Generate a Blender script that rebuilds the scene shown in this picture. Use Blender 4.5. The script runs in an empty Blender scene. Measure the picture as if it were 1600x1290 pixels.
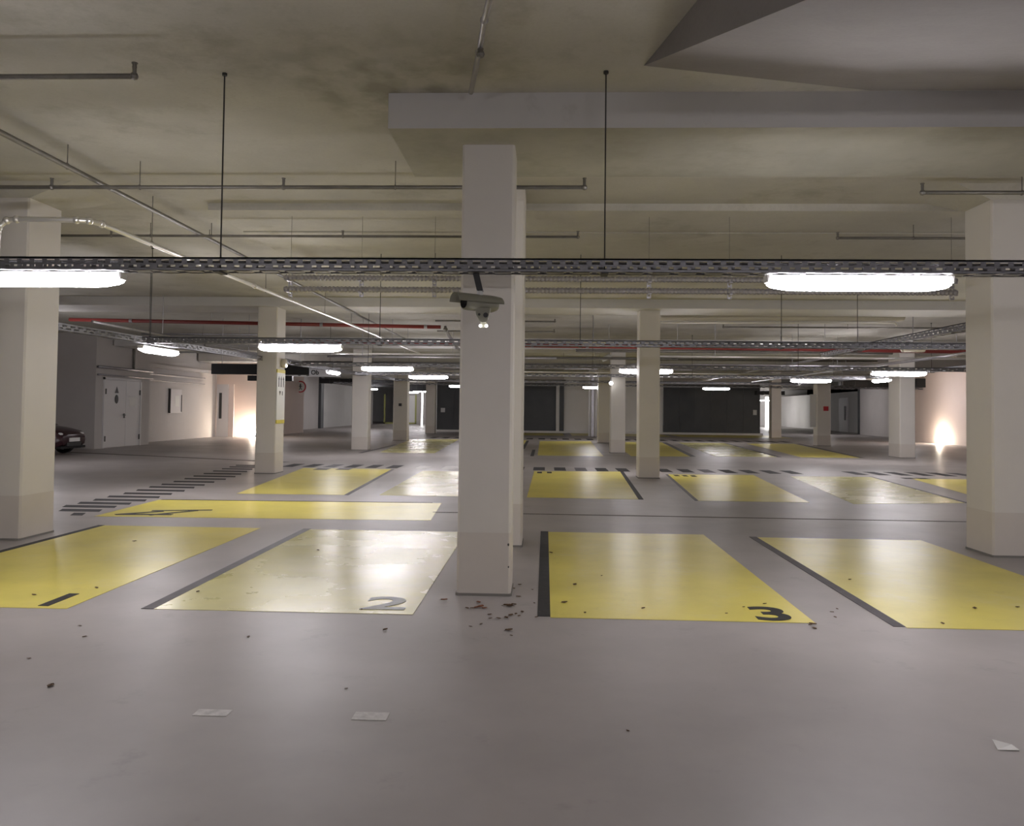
import bpy, math, random
from mathutils import Vector, Matrix
random.seed(7)
S = bpy.context.scene
C = S.collection
PI = math.pi
CZ = 4.20           # ceiling height

# ---------------------------------------------------------------- camera
F = 1290.0; PX, PY = 800.0, 600.0; H = 1.6
def nrm(v):
    l = math.sqrt(sum(a*a for a in v)); return [a/l for a in v]
_r = math.radians(.64); _s, _c = math.sin(_r), math.cos(_r)
YC = nrm([52, 40, F]); ZC = nrm([_s, -_c, -(_s*52 - _c*40)/F])
XC = [YC[1]*ZC[2]-YC[2]*ZC[1], YC[2]*ZC[0]-YC[0]*ZC[2], YC[0]*ZC[1]-YC[1]*ZC[0]]
cd = bpy.data.cameras.new('camera'); cam = bpy.data.objects.new('camera', cd); C.objects.link(cam)
cd.sensor_width = 36; cd.lens = 36*F/1600; cd.shift_y = -45/1600; cd.clip_end = 300
cam.matrix_world = Matrix(((XC[0], -XC[1], -XC[2], 0), (YC[0], -YC[1], -YC[2], 0), (ZC[0], -ZC[1], -ZC[2], H), (0, 0, 0, 1)))
S.camera = cam
def at(px, py, X=None, Y=None, z=None):
    """survey helper: the point of the place on the plane X, Y or z = const seen at a photo pixel"""
    v = ((px-PX)/F, (py-PY)/F, 1.0)
    r = [sum(a*b for a, b in zip(v, w)) for w in (XC, YC, ZC)]
    t = X/r[0] if X is not None else Y/r[1] if Y is not None else (z-H)/r[2]
    return (t*r[0], t*r[1], H+t*r[2])

# ---------------------------------------------------------------- materials
def mat(name, col, rough=.6, metal=0, var=0.0, scale=3.0, bump=0.0, spots=None, rvar=0.0, detail=6, spec=None):
    m = bpy.data.materials.new(name); m.use_nodes = True
    nt = m.node_tree; b = nt.nodes['Principled BSDF']
    b.inputs['Base Color'].default_value = (*col, 1); b.inputs['Roughness'].default_value = rough
    b.inputs['Metallic'].default_value = metal
    if spec is not None: b.inputs['Specular IOR Level'].default_value = spec
    if var or bump or rvar or spots:
        g = nt.nodes.new('ShaderNodeNewGeometry')
        n = nt.nodes.new('ShaderNodeTexNoise'); n.inputs['Scale'].default_value = scale; n.inputs['Detail'].default_value = detail
        n.inputs['Roughness'].default_value = .62
        nt.links.new(g.outputs['Position'], n.inputs['Vector'])
        last = None
        if var:
            r = nt.nodes.new('ShaderNodeValToRGB')
            r.color_ramp.elements[0].position = .3; r.color_ramp.elements[1].position = .72
            r.color_ramp.elements[0].color = (*[c*(1-var) for c in col], 1)
            r.color_ramp.elements[1].color = (*[min(1, c*(1+var)) for c in col], 1)
            nt.links.new(n.outputs['Fac'], r.inputs['Fac']); last = r.outputs['Color']
        if spots:
            for (sc, lo, hi, scol, amt) in spots:
                n2 = nt.nodes.new('ShaderNodeTexNoise'); n2.inputs['Scale'].default_value = sc; n2.inputs['Detail'].default_value = 9
                n2.inputs['Roughness'].default_value = .7
                nt.links.new(g.outputs['Position'], n2.inputs['Vector'])
                r2 = nt.nodes.new('ShaderNodeMapRange'); r2.inputs['From Min'].default_value = lo; r2.inputs['From Max'].default_value = hi
                r2.inputs['To Max'].default_value = amt
                nt.links.new(n2.outputs['Fac'], r2.inputs['Value'])
                mx = nt.nodes.new('ShaderNodeMix'); mx.data_type = 'RGBA'
                mx.inputs['B'].default_value = (*scol, 1)
                mx.inputs['A'].default_value = (*col, 1)
                if last: nt.links.new(last, mx.inputs['A'])
                nt.links.new(r2.outputs['Result'], mx.inputs['Factor']); last = mx.outputs['Result']
        if last: nt.links.new(last, b.inputs['Base Color'])
        if rvar:
            n3 = nt.nodes.new('ShaderNodeTexNoise'); n3.inputs['Scale'].default_value = .9; n3.inputs['Detail'].default_value = 7
            nt.links.new(g.outputs['Position'], n3.inputs['Vector'])
            r3 = nt.nodes.new('ShaderNodeMapRange'); r3.inputs['To Min'].default_value = rough-rvar; r3.inputs['To Max'].default_value = rough+rvar
            nt.links.new(n3.outputs['Fac'], r3.inputs['Value']); nt.links.new(r3.outputs['Result'], b.inputs['Roughness'])
        if bump:
            bn = nt.nodes.new('ShaderNodeBump'); bn.inputs['Strength'].default_value = bump; bn.inputs['Distance'].default_value = .01
            n4 = nt.nodes.new('ShaderNodeTexNoise'); n4.inputs['Scale'].default_value = scale*6; n4.inputs['Detail'].default_value = 4
            nt.links.new(g.outputs['Position'], n4.inputs['Vector'])
            nt.links.new(n4.outputs['Fac'], bn.inputs['Height']); nt.links.new(bn.outputs['Normal'], b.inputs['Normal'])
    return m
def emis(name, col, strength):
    m = bpy.data.materials.new(name); m.use_nodes = True
    b = m.node_tree.nodes['Principled BSDF']
    b.inputs['Base Color'].default_value = (.9, .9, .9, 1)
    b.inputs['Emission Color'].default_value = (*col, 1); b.inputs['Emission Strength'].default_value = strength
    return m
M = {}
M['ceil'] = mat('ceiling_concrete', (.49, .475, .42), .9, var=.12, scale=.9, bump=.15,
                spots=[(1.1, .55, .70, (.30, .28, .225), .6), (30, .45, .8, (.40, .38, .32), .5)])
def add_stain(m, pt, rad, col, amt):
    nt = m.node_tree; b = nt.nodes['Principled BSDF']; src = b.inputs['Base Color'].links[0].from_socket
    g = nt.nodes.new('ShaderNodeNewGeometry'); d = nt.nodes.new('ShaderNodeVectorMath'); d.operation = 'DISTANCE'
    d.inputs[1].default_value = pt; nt.links.new(g.outputs['Position'], d.inputs[0])
    n = nt.nodes.new('ShaderNodeTexNoise'); n.inputs['Scale'].default_value = 2.6; n.inputs['Detail'].default_value = 8; nt.links.new(g.outputs['Position'], n.inputs['Vector'])
    r = nt.nodes.new('ShaderNodeMapRange'); r.inputs['From Min'].default_value = rad; r.inputs['From Max'].default_value = rad*.3
    nt.links.new(d.outputs['Value'], r.inputs['Value'])
    r2 = nt.nodes.new('ShaderNodeMapRange'); r2.inputs['From Min'].default_value = .45; r2.inputs['From Max'].default_value = .62; r2.inputs['To Max'].default_value = amt
    nt.links.new(n.outputs['Fac'], r2.inputs['Value'])
    mu = nt.nodes.new('ShaderNodeMath'); mu.operation = 'MULTIPLY'; nt.links.new(r.outputs['Result'], mu.inputs[0]); nt.links.new(r2.outputs['Result'], mu.inputs[1])
    mx = nt.nodes.new('ShaderNodeMix'); mx.data_type = 'RGBA'; mx.inputs['B'].default_value = (*col, 1)
    nt.links.new(src, mx.inputs['A']); nt.links.new(mu.outputs[0], mx.inputs['Factor']); nt.links.new(mx.outputs['Result'], b.inputs['Base Color'])
add_stain(M['ceil'], (-1.25, 6.55, 4.2), 1.3, (.26, .245, .19), .75)
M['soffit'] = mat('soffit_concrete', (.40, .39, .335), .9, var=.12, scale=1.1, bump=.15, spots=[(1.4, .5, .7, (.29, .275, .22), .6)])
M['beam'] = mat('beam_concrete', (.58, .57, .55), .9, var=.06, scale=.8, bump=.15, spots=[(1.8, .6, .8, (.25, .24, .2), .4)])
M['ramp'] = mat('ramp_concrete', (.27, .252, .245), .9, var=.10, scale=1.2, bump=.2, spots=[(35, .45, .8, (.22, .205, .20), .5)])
M['tray'] = mat('tray_steel', (.24, .24, .255), .42, .6, var=.15, scale=14)
M['seal'] = mat('base_seal', (.20, .19, .17), .7)
M['column'] = mat('column_paint', (.66, .63, .58), .62, var=.03, scale=1.2, bump=.08, spots=[(14, .70, .78, (.3, .28, .25), .5)])
M['base'] = mat('column_base_coat', (.60, .555, .50), .5, var=.04, scale=1.6, spots=[(11, .68, .78, (.2, .18, .16), .6)])
M['floor'] = mat('floor_coating', (.345, .317, .303), .42, var=.14, scale=.55, rvar=.10, bump=.05,
                 spots=[(2.3, .60, .80, (.15, .14, .13), .5), (9, .66, .80, (.46, .45, .44), .35)], spec=.4)
M['yellow'] = mat('yellow_floor_paint', (.70, .60, .115), .33, var=.10, scale=1.1, rvar=.08, bump=.04,
                  spots=[(1.7, .55, .78, (.68, .62, .34), .6), (5, .58, .80, (.40, .33, .10), .45), (22, .66, .8, (.3, .24, .1), .5)])
M['yellow_worn_glare'] = mat('yellow_floor_paint_worn_glare', (.64, .59, .22), .27, var=.12, scale=1.4, rvar=.08,
                       spots=[(1.2, .3, .8, (.68, .65, .42), .6), (9, .60, .9, (.30, .25, .12), .5)])  # paler yellow carries lamp glare in its colour, darker spots are wear
M['black'] = mat('black_floor_paint', (.022, .021, .022), .75, var=.3, scale=8, spots=[(12, .6, .75, (.2, .19, .18), .5)])
M['edge'] = mat('faded_edge_paint', (.10, .092, .098), .6, var=.2, scale=5)
M['faint'] = mat('faded_number_paint', (.27, .28, .27), .4, var=.15, scale=9)
M['joint'] = mat('joint_sealant', (.10, .085, .07), .7)
M['galv'] = mat('galvanised_steel', (.42, .41, .43), .42, .75, var=.12, scale=9)
M['shiny'] = mat('bright_zinc_pipe', (.85, .84, .80), .32, .75)
M['pipe'] = mat('dull_steel_pipe', (.20, .19, .17), .45, .5, var=.2, scale=6)
M['dark'] = mat('dark_steel', (.05, .05, .05), .5, .4)
M['red'] = mat('red_pipe_paint', (.23, .035, .03), .45)
M['cream'] = mat('cream_pipe_paint', (.60, .56, .45), .5)
M['white'] = mat('white_plastic', (.75, .75, .72), .45)
M['housing'] = mat('luminaire_housing', (.62, .62, .62), .45)
M['wall'] = mat('wall_paint', (.55, .52, .50), .8, var=.05, scale=.5, spots=[(2.5, .6, .8, (.35, .33, .31), .4)])
M['wallwhite'] = mat('white_wall_paint', (.82, .81, .79), .8, var=.03, scale=.6)
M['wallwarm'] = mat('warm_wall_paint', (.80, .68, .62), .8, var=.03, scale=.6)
M['gate'] = mat('anthracite_gate_paint', (.075, .080, .086), .5, var=.12, scale=1.0)
M['doorp'] = mat('white_door_paint', (.68, .66, .66), .45)
M['frame'] = mat('yellow_green_frame', (.42, .42, .15), .5)
M['sign'] = mat('black_sign_panel', (.008, .008, .009), .5)
M['signred'] = mat('sign_red', (.45, .02, .03), .5)
M['signyellow'] = mat('sign_yellow', (.65, .55, .05), .5)
M['olive'] = mat('camera_housing_paint', (.26, .255, .20), .45)
M['glassdark'] = mat('dark_glass', (.01, .01, .012), .08)
M['car'] = mat('dark_car_paint', (.035, .012, .016), .2)
M['tyre'] = mat('tyre_rubber', (.012, .012, .012), .8)
M['leafbrown'] = mat('dry_brown_leaf', (.10, .055, .025), .8, var=.3, scale=60)
M['leafred'] = mat('reddish_leaf', (.20, .075, .035), .8, var=.3, scale=60)
M['paper'] = mat('white_paper', (.72, .71, .68), .7)
M['tape'] = mat('pale_tape_residue', (.55, .53, .51), .55, var=.25, scale=20)
M['tube'] = emis('lit_fluorescent_diffuser', (1.0, .955, 1.0), 17.0)
M['warmlamp'] = emis('warm_lamp_glass', (1.0, .86, .70), 95.0)
M['dot'] = emis('small_glow', (1.0, .97, .95), 3.0)  # for bulbs, and for a camera dome and bright strips made to glow

# ---------------------------------------------------------------- mesh builder
class MB:
    def __init__(s): s.v = []; s.f = []
    def add(s, vs, fs):
        o = len(s.v); s.v += [tuple(v) for v in vs]; s.f += [tuple(o+i for i in f) for f in fs]; return s
    def box(s, x0, x1, y0, y1, z0, z1):
        return s.add([(x, y, z) for z in (z0, z1) for y in (y0, y1) for x in (x0, x1)],
                     [(0, 2, 3, 1), (4, 5, 7, 6), (0, 1, 5, 4), (2, 6, 7, 3), (0, 4, 6, 2), (1, 3, 7, 5)])
    def prism(s, pts, z0, z1):            # polygon in plan, extruded up
        n = len(pts)
        a = sum(pts[i][0]*pts[(i+1) % n][1]-pts[(i+1) % n][0]*pts[i][1] for i in range(n))
        if a < 0: pts = pts[::-1]
        return s.add([(p[0], p[1], z0) for p in pts]+[(p[0], p[1], z1) for p in pts],
                     [tuple(range(n))[::-1], tuple(range(n, 2*n))]+[(i, (i+1) % n, n+(i+1) % n, n+i) for i in range(n)])
    def tube(s, pts, r, n=10, cap=True):
        pts = [Vector(p) for p in pts]; rs = r if isinstance(r, (list, tuple)) else [r]*len(pts)
        d0 = (pts[1]-pts[0]).normalized()
        up = Vector((0, 0, 1)) if abs(d0.z) < .9 else Vector((1, 0, 0))
        a = d0.cross(up).normalized(); vs = []
        for i, p in enumerate(pts):
            d = (pts[min(i+1, len(pts)-1)]-pts[max(i-1, 0)]).normalized()
            a = (a-d*a.dot(d)).normalized(); b = d.cross(a)
            for k in range(n):
                t = 2*PI*k/n; vs.append(p+(a*math.cos(t)+b*math.sin(t))*rs[i])
        fs = [(i*n+k, i*n+(k+1) % n, (i+1)*n+(k+1) % n, (i+1)*n+k) for i in range(len(pts)-1) for k in range(n)]
        if cap: fs += [tuple(range(n))[::-1], tuple(range((len(pts)-1)*n, len(pts)*n))]
        return s.add(vs, fs)
    def ball(s, c, r, n=10):
        rr = (r, r, r) if not isinstance(r, (tuple, list)) else r
        vs = []; m = n//2
        for j in range(m+1):
            p = PI*j/m
            for k in range(n):
                t = 2*PI*k/n; vs.append((c[0]+rr[0]*math.sin(p)*math.cos(t), c[1]+rr[1]*math.sin(p)*math.sin(t), c[2]+rr[2]*math.cos(p)))
        return s.add(vs, [(j*n+k, (j+1)*n+k, (j+1)*n+(k+1) % n, j*n+(k+1) % n) for j in range(m) for k in range(n)])
    def xf(s, mtx, i0=0):
        for i in range(i0, len(s.v)): s.v[i] = tuple(mtx @ Vector(s.v[i]))
        return s
    def build(s, name, m, parent=None, smooth=False, bevel=0, origin=None):
        me = bpy.data.meshes.new(name)
        o = bpy.data.objects.new(name, me); C.objects.link(o)
        off = Vector((0, 0, 0))
        if parent is None:
            if origin is None and s.v:
                xs = [v[0] for v in s.v]; ys = [v[1] for v in s.v]; zs = [v[2] for v in s.v]
                off = Vector(((min(xs)+max(xs))/2, (min(ys)+max(ys))/2, min(zs)))
            elif origin: off = Vector(origin)
            o.location = off
        me.from_pydata([tuple(Vector(v)-off) for v in s.v], [], s.f)
        me.materials.append(M[m]); me.validate()
        if smooth:
            for p in me.polygons: p.use_smooth = True
        if bevel:
            b = o.modifiers.new('bevel', 'BEVEL'); b.width = bevel; b.segments = 2; b.limit_method = 'ANGLE'
        if parent: o.parent = parent
        return o
def tag(o, label, cat, group=None, kind=None):
    if label: o['label'] = label
    if cat: o['category'] = cat
    if group: o['group'] = group
    if kind: o['kind'] = kind
    return o
def thing(name, label, cat, loc=(0, 0, 0), rz=0, group=None):
    o = bpy.data.objects.new(name, None); C.objects.link(o); o.location = loc; o.rotation_euler = (0, 0, rz)
    o.empty_display_size = .1
    return tag(o, label, cat, group)
def struct(name, mb, m, label=None, parent=None):
    o = mb.build(name, m, parent)
    if not parent: o['kind'] = 'structure'; o['category'] = name.split('_')[0]
    if label: o['label'] = label
    return o
def dup(o, parent=None):
    c = o.copy(); C.objects.link(c)
    if parent: c.parent = parent
    for ch in [x for x in S.objects if x.parent == o]: dup(ch, c)
    return c
def text_mb(txt, size, depth=.004):
    cu = bpy.data.curves.new('t', 'FONT'); cu.body = txt; cu.size = size; cu.extrude = depth/2; cu.offset = size*.022
    cu.align_x = 'CENTER'; cu.align_y = 'CENTER'
    o = bpy.data.objects.new('t', cu); C.objects.link(o)
    bpy.context.view_layer.update()
    me = o.to_mesh(); mb = MB()
    mb.add([v.co[:] for v in me.vertices], [tuple(p.vertices) for p in me.polygons])
    o.to_mesh_clear(); bpy.data.objects.remove(o); bpy.data.curves.remove(cu)
    return mb

# ---------------------------------------------------------------- room shell
XL, XR, YB, YF = -24.0, 30.0, -9.0, 96.0
struct('floor', MB().box(XL, XR, YB, YF, -.3, 0), 'floor', 'grey coated concrete garage floor')
struct('ceiling', MB().box(XL, XR, YB, YF, CZ, CZ+.3), 'ceil', 'olive grey concrete ceiling of the garage')
# left wall with its recess, projection and warm lit bay
wl = MB()
wl.box(XL, -21, YB, 29.2, 0, CZ).box(XL, -16.25, 29.2, 33.3, 0, CZ).box(XL, -17.3, 33.3, 42.8, 0, CZ)
wl.box(XL, -17.2, 51.6, 62.0, 0, CZ)
struct('wall_left', wl, 'wall', 'pinkish grey left wall with a projecting block around the double door')
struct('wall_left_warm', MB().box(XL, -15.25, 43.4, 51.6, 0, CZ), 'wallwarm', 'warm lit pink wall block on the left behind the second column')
struct('wall_left_far', MB().box(XL, -17.5, 62.8, 76.0, 0, 3.55), 'wallwhite', 'long white wall far left under the black duct')
struct('wall_right', MB().box(23.6, XR, 49.2, 63.0, 0, CZ), 'wall', 'grey wall on the right beyond the warm wall')
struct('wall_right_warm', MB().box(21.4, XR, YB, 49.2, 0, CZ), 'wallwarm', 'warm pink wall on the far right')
struct('wall_right_far', MB().prism([(25.2, 64), (XR, 64), (XR, YF), (27.0, YF), (26.6, 86)], 0, 3.4), 'wallwhite', 'white wall far right')
struct('wall_front', MB().box(XL, XR, YF, YF+.3, 0, CZ), 'wallwhite', 'far end wall')
struct('wall_back', MB().box(XL, XR, YB-.3, YB, 0, CZ), 'wall', 'wall behind the viewer')
wm = MB().box(1.3, 8.2, 58.0, 58.4, 0, CZ)
struct('wall_middle', wm, 'wallwhite', 'white wall between the two anthracite gates')
struct('wall_over_gates', MB().box(-7.7, 1.3, 58.0, 58.4, 3.45, CZ).box(8.2, 14.9, 58.0, 58.4, 3.45, CZ), 'wall', 'strip of grey wall above the anthracite gates')
struct('trim_1', MB().box(-7.7, 15.0, 57.6, 58.0, 0, .13), 'wallwhite', 'cream kerb along the foot of the far gates')
struct('wall_lobby', MB().box(-14.6, -8.9, 84, 84.3, 0, CZ).box(-22, -16.9, 80, 80.3, 0, CZ), 'wall', 'lobby wall seen between far left columns')
# ceiling drops
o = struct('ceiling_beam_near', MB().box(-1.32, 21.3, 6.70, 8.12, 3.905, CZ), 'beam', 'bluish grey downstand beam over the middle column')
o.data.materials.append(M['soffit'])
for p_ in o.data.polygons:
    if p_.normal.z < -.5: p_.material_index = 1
# step in the ceiling between the first column rows
struct('ceiling_step', MB().box(-4.35, 21.3, 10.35, 15.6, 4.11, CZ).box(-4.35, 21.3, 11.6, 12.4, 4.095, 4.11).box(-4.35, 21.3, 13.6, 14.3, 4.095, 4.11), 'ceil', 'shallow dropped ceiling field between the column rows')
struct('ceiling_beam_second', MB().box(-17.2, 21.3, 19.3, 20.7, 3.99, CZ), 'beam', 'shallow downstand beam over the second column row')
struct('ceiling_beam_third', MB().box(-16.2, 21.3, 30.3, 32.2, 3.82, CZ), 'beam', 'downstand beam over the third column row')
struct('ceiling_beam_fourth', MB().box(-17.2, 21.3, 40.2, 41.6, 3.82, CZ), 'beam', 'downstand beam over the fourth column row')
# sloping underside of the ramp, upper right
k = .2217
def rx(y): return .717+k*(6.18-y)
ramp = MB()
def rz_(y): return CZ-(6.18-y)*.283
yy = 3.38
ramp.add([(rx(6.18), 6.18, CZ-.001), (21, 6.69, CZ-.001), (rx(yy), yy, rz_(yy)), (21, yy, rz_(yy)), (rx(yy), yy, CZ+.05), (21, yy, CZ+.05), (2.6, 6.69, CZ-.001)],
         [(0, 2, 6), (2, 3, 6), (3, 1, 6), (0, 4, 2), (1, 3, 5), (2, 4, 5, 3), (0, 6, 1, 5, 4)])
ramp.box(rx(yy)+.2, 21, -2, yy, rz_(yy), CZ+.02)
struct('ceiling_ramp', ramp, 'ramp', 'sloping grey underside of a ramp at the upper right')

# ---------------------------------------------------------------- columns
def column(x0, x1, y0, y1, label, top=CZ, haunch=None, chips=None, base_h=.5):
    t = thing('concrete_column', label, 'column', ((x0+x1)/2, (y0+y1)/2, 0))
    cx, cy = (x0+x1)/2, (y0+y1)/2; a, b = (x1-x0)/2, (y1-y0)/2; c = .02
    def oct_(g): return [(-a-g+c, -b-g), (a+g-c, -b-g), (a+g, -b-g+c), (a+g, b+g-c), (a+g-c, b+g), (-a-g+c, b+g), (-a-g, b+g-c), (-a-g, -b-g+c)]
    MB().prism(oct_(0), base_h, top).build('shaft', 'column', t)
    MB().prism(oct_(.003), 0.0, base_h).build('base_coat', 'base', t)
    MB().prism(oct_(.012), 0, .022).build('base_seal', 'seal', t)
    if haunch:
        h = MB(); g, z0 = haunch
        lo = [(-a, -b), (a, -b), (a, b), (-a, b)]; hi = [(-a-g, -b-g*.3), (a+g, -b-g*.3), (a+g, b+g*.3), (-a-g, b+g*.3)]
        h.add([(x, y, z0) for x, y in lo]+[(x, y, CZ) for x, y in hi], [(3, 2, 1, 0), (4, 5, 6, 7)]+[(i, (i+1) % 4, 4+(i+1) % 4, 4+i) for i in range(4)])
        h.build('haunch', 'ceil', t)
    if chips:
        for (x, z, w, hh) in chips:
            MB().ball((x, -b-.004, z), (w, .006, hh), 8).build('paint_chip', 'dark', t)
    return t
column(-.745, -.285, 7.12, 7.56, 'grey square column at the centre front, security camera before it', top=3.905, base_h=.54,
       chips=[(.21, .44, .008, .013), (.213, .25, .006, .009)])
column(-.75, -.262, 9.66, 10.2, 'pale column hidden behind the centre front column, a sliver showing on its right', base_h=.5)
column(-6.85, -6.15, 9.5, 10.17, 'large cream column at the left edge of the photo', haunch=(.62, 4.05), base_h=.52)
column(5.05, 5.75, 9.55, 10.15, 'large cream column at the right edge of the photo', haunch=(.45, 4.05), base_h=.5)
column(-6.92, -6.44, 19.5, 20.15, 'cream column with the white and yellow arrow board on its side', top=3.99)
column(2.23, 2.72, 19.75, 20.3, 'cream column standing right of centre beside the middle row of yellow bays', top=3.99)
column(-7.31, -6.69, 30.95, 31.5, 'third row column left, under the second hanging lamp', top=3.82)
column(2.47, 3.02, 31.3, 31.85, 'third row column just left of the right-centre column, small camera at its top', top=3.82)
column(12.85, 13.4, 30.5, 31.5, 'third row column on the right in front of the warm pink wall', top=3.82)
column(-7.5, -6.8, 40.5, 41.1, 'fourth row column left with a small dark box on its front', top=3.82)
column(2.6, 3.2, 40.8, 41.3, 'fourth row column behind the overlapping right-centre pair', top=3.82)
column(13.2, 13.85, 40.7, 41.3, 'fourth row column right with a small red sign', top=3.82)
column(-7.65, -7.05, 52.6, 53.2, 'slim fifth row column at the left end of the dark gate')
column(14.15, 14.75, 52.3, 52.9, 'slim fifth row column at the right end of the dark gate')
column(2.72, 3.2, 51.0, 51.6, 'far white column with two bright pipes in lamp glare')

# ---------------------------------------------------------------- floor paint
def quad_mb(pts, z0=.0006, z1=.003): return MB().prism([tuple(p[:2]) for p in pts], z0, z1)
def flat(px): return [at(a, b, z=0)[:2] for a, b in px]
def bay(label, pts, m='yellow', edges=(), group='yellow parking bays'):
    xs = sum(p[0] for p in pts)/4; ys = sum(p[1] for p in pts)/4
    t = thing('parking_bay_marking', label, 'floor marking', (xs, ys, 0), group=group)
    def loc(q): return [(p[0]-xs, p[1]-ys) for p in q]
    quad_mb(loc(pts)).build('paint_field', m, t)
    for (e, mm) in edges: quad_mb(loc(e), .0006, .0042).build('edge_line', mm, t)
    return t, (xs, ys)
def rect(x0, x1, y0, y1): return [(x0, y0), (x1, y0), (x1, y1), (x0, y1)]
g = 'numbered yellow parking bays of the front row'
b1, o1 = bay('front row yellow bay with black number 1, leftmost', rect(-5.83, -3.73, 6.37, 10.78), edges=[(rect(-5.92, -5.83, 6.37, 10.8), 'black')], group=g)
b2, o2 = bay('front row yellow bay with faded number 2, lamp glare put into its pale colour', rect(-3.06, -1.01, 6.42, 10.75), 'yellow_worn_glare', edges=[(rect(-3.16, -3.06, 6.42, 10.8), 'edge')], group=g)
b3, o3 = bay('front row yellow bay with black number 3 and thick black left edge', rect(.055, 2.07, 6.42, 10.88), edges=[(rect(-.045, .055, 6.45, 10.93), 'black')], group=g)
b4, o4 = bay('front row yellow bay at the right, cut by the photo edge', rect(2.72, 4.77, 6.34, 10.72), edges=[(rect(2.63, 2.72, 6.37, 10.76), 'edge')], group=g)
def num(txt, c, size, par, o, m, rz=0, sx=1.0):
    mb = text_mb(txt, size, .003)
    mb.xf(Matrix.Translation((c[0]-o[0], c[1]-o[1], .0047)) @ Matrix.Rotation(rz, 4, 'Z') @ Matrix.Diagonal((sx, 1, 1, 1)))
    tag(mb.build('number', m, par), {'1': 'black painted number 1', '2': 'faded grey number 2', '3': 'black painted number 3'}[txt], None)
num('1', (-3.96, 6.63), .60, b1, o1, 'black')
num('2', (-1.28, 6.74), .60, b2, o2, 'faint', sx=1.25)
num('3', (1.80, 6.66), .60, b3, o3, 'black', sx=1.15)
bt, ot = bay('wide yellow bay lying crosswise between the front and middle rows', [(-6.45, 11.65), (-1.62, 11.8), (-1.74, 13.97), (-6.53, 13.8)],
             edges=[([(-6.5, 13.8), (-1.9, 13.97), (-1.9, 14.04), (-6.5, 13.88)], 'black')])
q = MB()
for a, b in (((-5.95, 12.35), (-5.1, 12.55)), ((-5.75, 11.85), (-5.3, 12.45)), ((-6.25, 11.85), (-5.75, 12.3)), ((-6.2, 11.88), (-5.45, 11.95))):
    dx, dy = b[0]-a[0], b[1]-a[1]; l = math.hypot(dx, dy); nx, ny = -dy/l*.05, dx/l*.05
    q.prism([(a[0]-nx-ot[0], a[1]-ny-ot[1]), (b[0]-nx-ot[0], b[1]-ny-ot[1]), (b[0]+nx-ot[0], b[1]+ny-ot[1]), (a[0]+nx-ot[0], a[1]+ny-ot[1])], .0032, .0055+.0001*len(q.v))
q.build('number', 'black', bt)
g = 'yellow parking bays of the middle row'
def ed(p, q_, w):   # thin strip from p to q_, w to its right
    return [p, q_, (q_[0]+w, q_[1]), (p[0]+w, p[1])]
m1, om = bay('middle row yellow bay left of the centre, beside the arrow board column', [(-5.64, 14.98), (-3.66, 15.05), (-4.0, 21.5), (-6.33, 21.5)],
             edges=[(ed((-3.66, 15.02), (-4.0, 21.5), .08), 'edge')], group=g)
def smudges(t, o, spots, w=.13, d=.34, m='black'):
    for x, y in spots: MB().box(x-o[0]-w/2, x-o[0]+w/2, y-o[1]-d/2, y-o[1]+d/2, .0035, .0055).build('number_mark', m, t)
smudges(m1, om, [(-5.75, 21.2), (-5.2, 21.3)], .35, .5, 'edge')
bay('middle row bay painted paler for the lamp glare on it, behind the centre column', [(-3.03, 15.1), (-1.05, 15.1), (-1.0, 21.1), (-3.13, 21.1)], 'yellow_worn_glare', group=g)
m3, om = bay('middle row yellow bay just right of the centre column, black right edge', [(-.32, 15.1), (1.70, 15.08), (1.98, 21.8), (-.27, 21.55)],
             edges=[(ed((1.70, 15.05), (1.98, 21.9), .09), 'black')], group=g)
smudges(m3, om, [(-.13, 21.1), (.12, 21.15)], .12, .5)
m4, om = bay('middle row yellow bay right of the right-centre column', [(2.76, 15.0), (4.73, 15.0), (5.3, 21.3), (3.12, 21.1)],
             edges=[(ed((2.70, 15.0), (3.06, 21.1), .06), 'edge')], group=g)
smudges(m4, om, [(3.28, 20.75), (3.48, 20.7), (3.68, 20.65)], .12, .4)
bay('middle row pale yellow bay with a long dark right edge line', [(5.45, 14.85), (7.60, 15.3), (8.2, 21.2), (6.16, 21.03)], 'yellow_worn_glare',
    edges=[(ed((7.60, 15.3), (8.2, 21.25), .08), 'edge')], group=g)
m6, om = bay('middle row yellow bay farthest right, mostly behind the right column', [(8.15, 14.9), (10.3, 14.9), (11.2, 20.9), (9.05, 20.8)], group=g)
smudges(m6, om, [(9.0, 20.9), (9.35, 20.9)], .25, .3)
g = 'yellow parking bays of the far row'
bay('far row yellow bay left of the centre column', [(-5.95, 29.6), (-3.95, 29.5), (-4.5, 43.2), (-6.95, 42.6)], 'yellow_worn_glare',
    edges=[(rect(-6.6, -6.45, 29.0, 36), 'edge')], group=g)
bay('far row yellow bay hidden mostly behind the centre column', [(-2.9, 29.6), (-1.0, 29.5), (-.95, 43.0), (-3.1, 43.0)], edges=[(rect(-.95, -.82, 33.5, 42.5), 'black')], group=g)
bay('far row yellow bay just right of the centre column, short black edge', [(-.25, 29.0), (2.05, 29.0), (2.35, 42.8), (-.27, 42.2)],
    edges=[(rect(-.5, -.38, 28.5, 33), 'black')], group=g)
bay('far row yellow bay behind the right-centre column', [(3.05, 29.4), (5.15, 29.6), (5.95, 42.5), (3.4, 42.5)], edges=[(ed((5.15, 29.6), (6.0, 42.5), .2), 'edge')], group=g)
bay('far row yellow bay coloured paler for lamp glare, right of the right-centre column', [(6.1, 30), (8.3, 30), (9.1, 42.5), (6.8, 42.5)], 'yellow_worn_glare', edges=[(ed((8.3, 30), (9.1, 42.5), .18), 'edge')], group=g)
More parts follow.
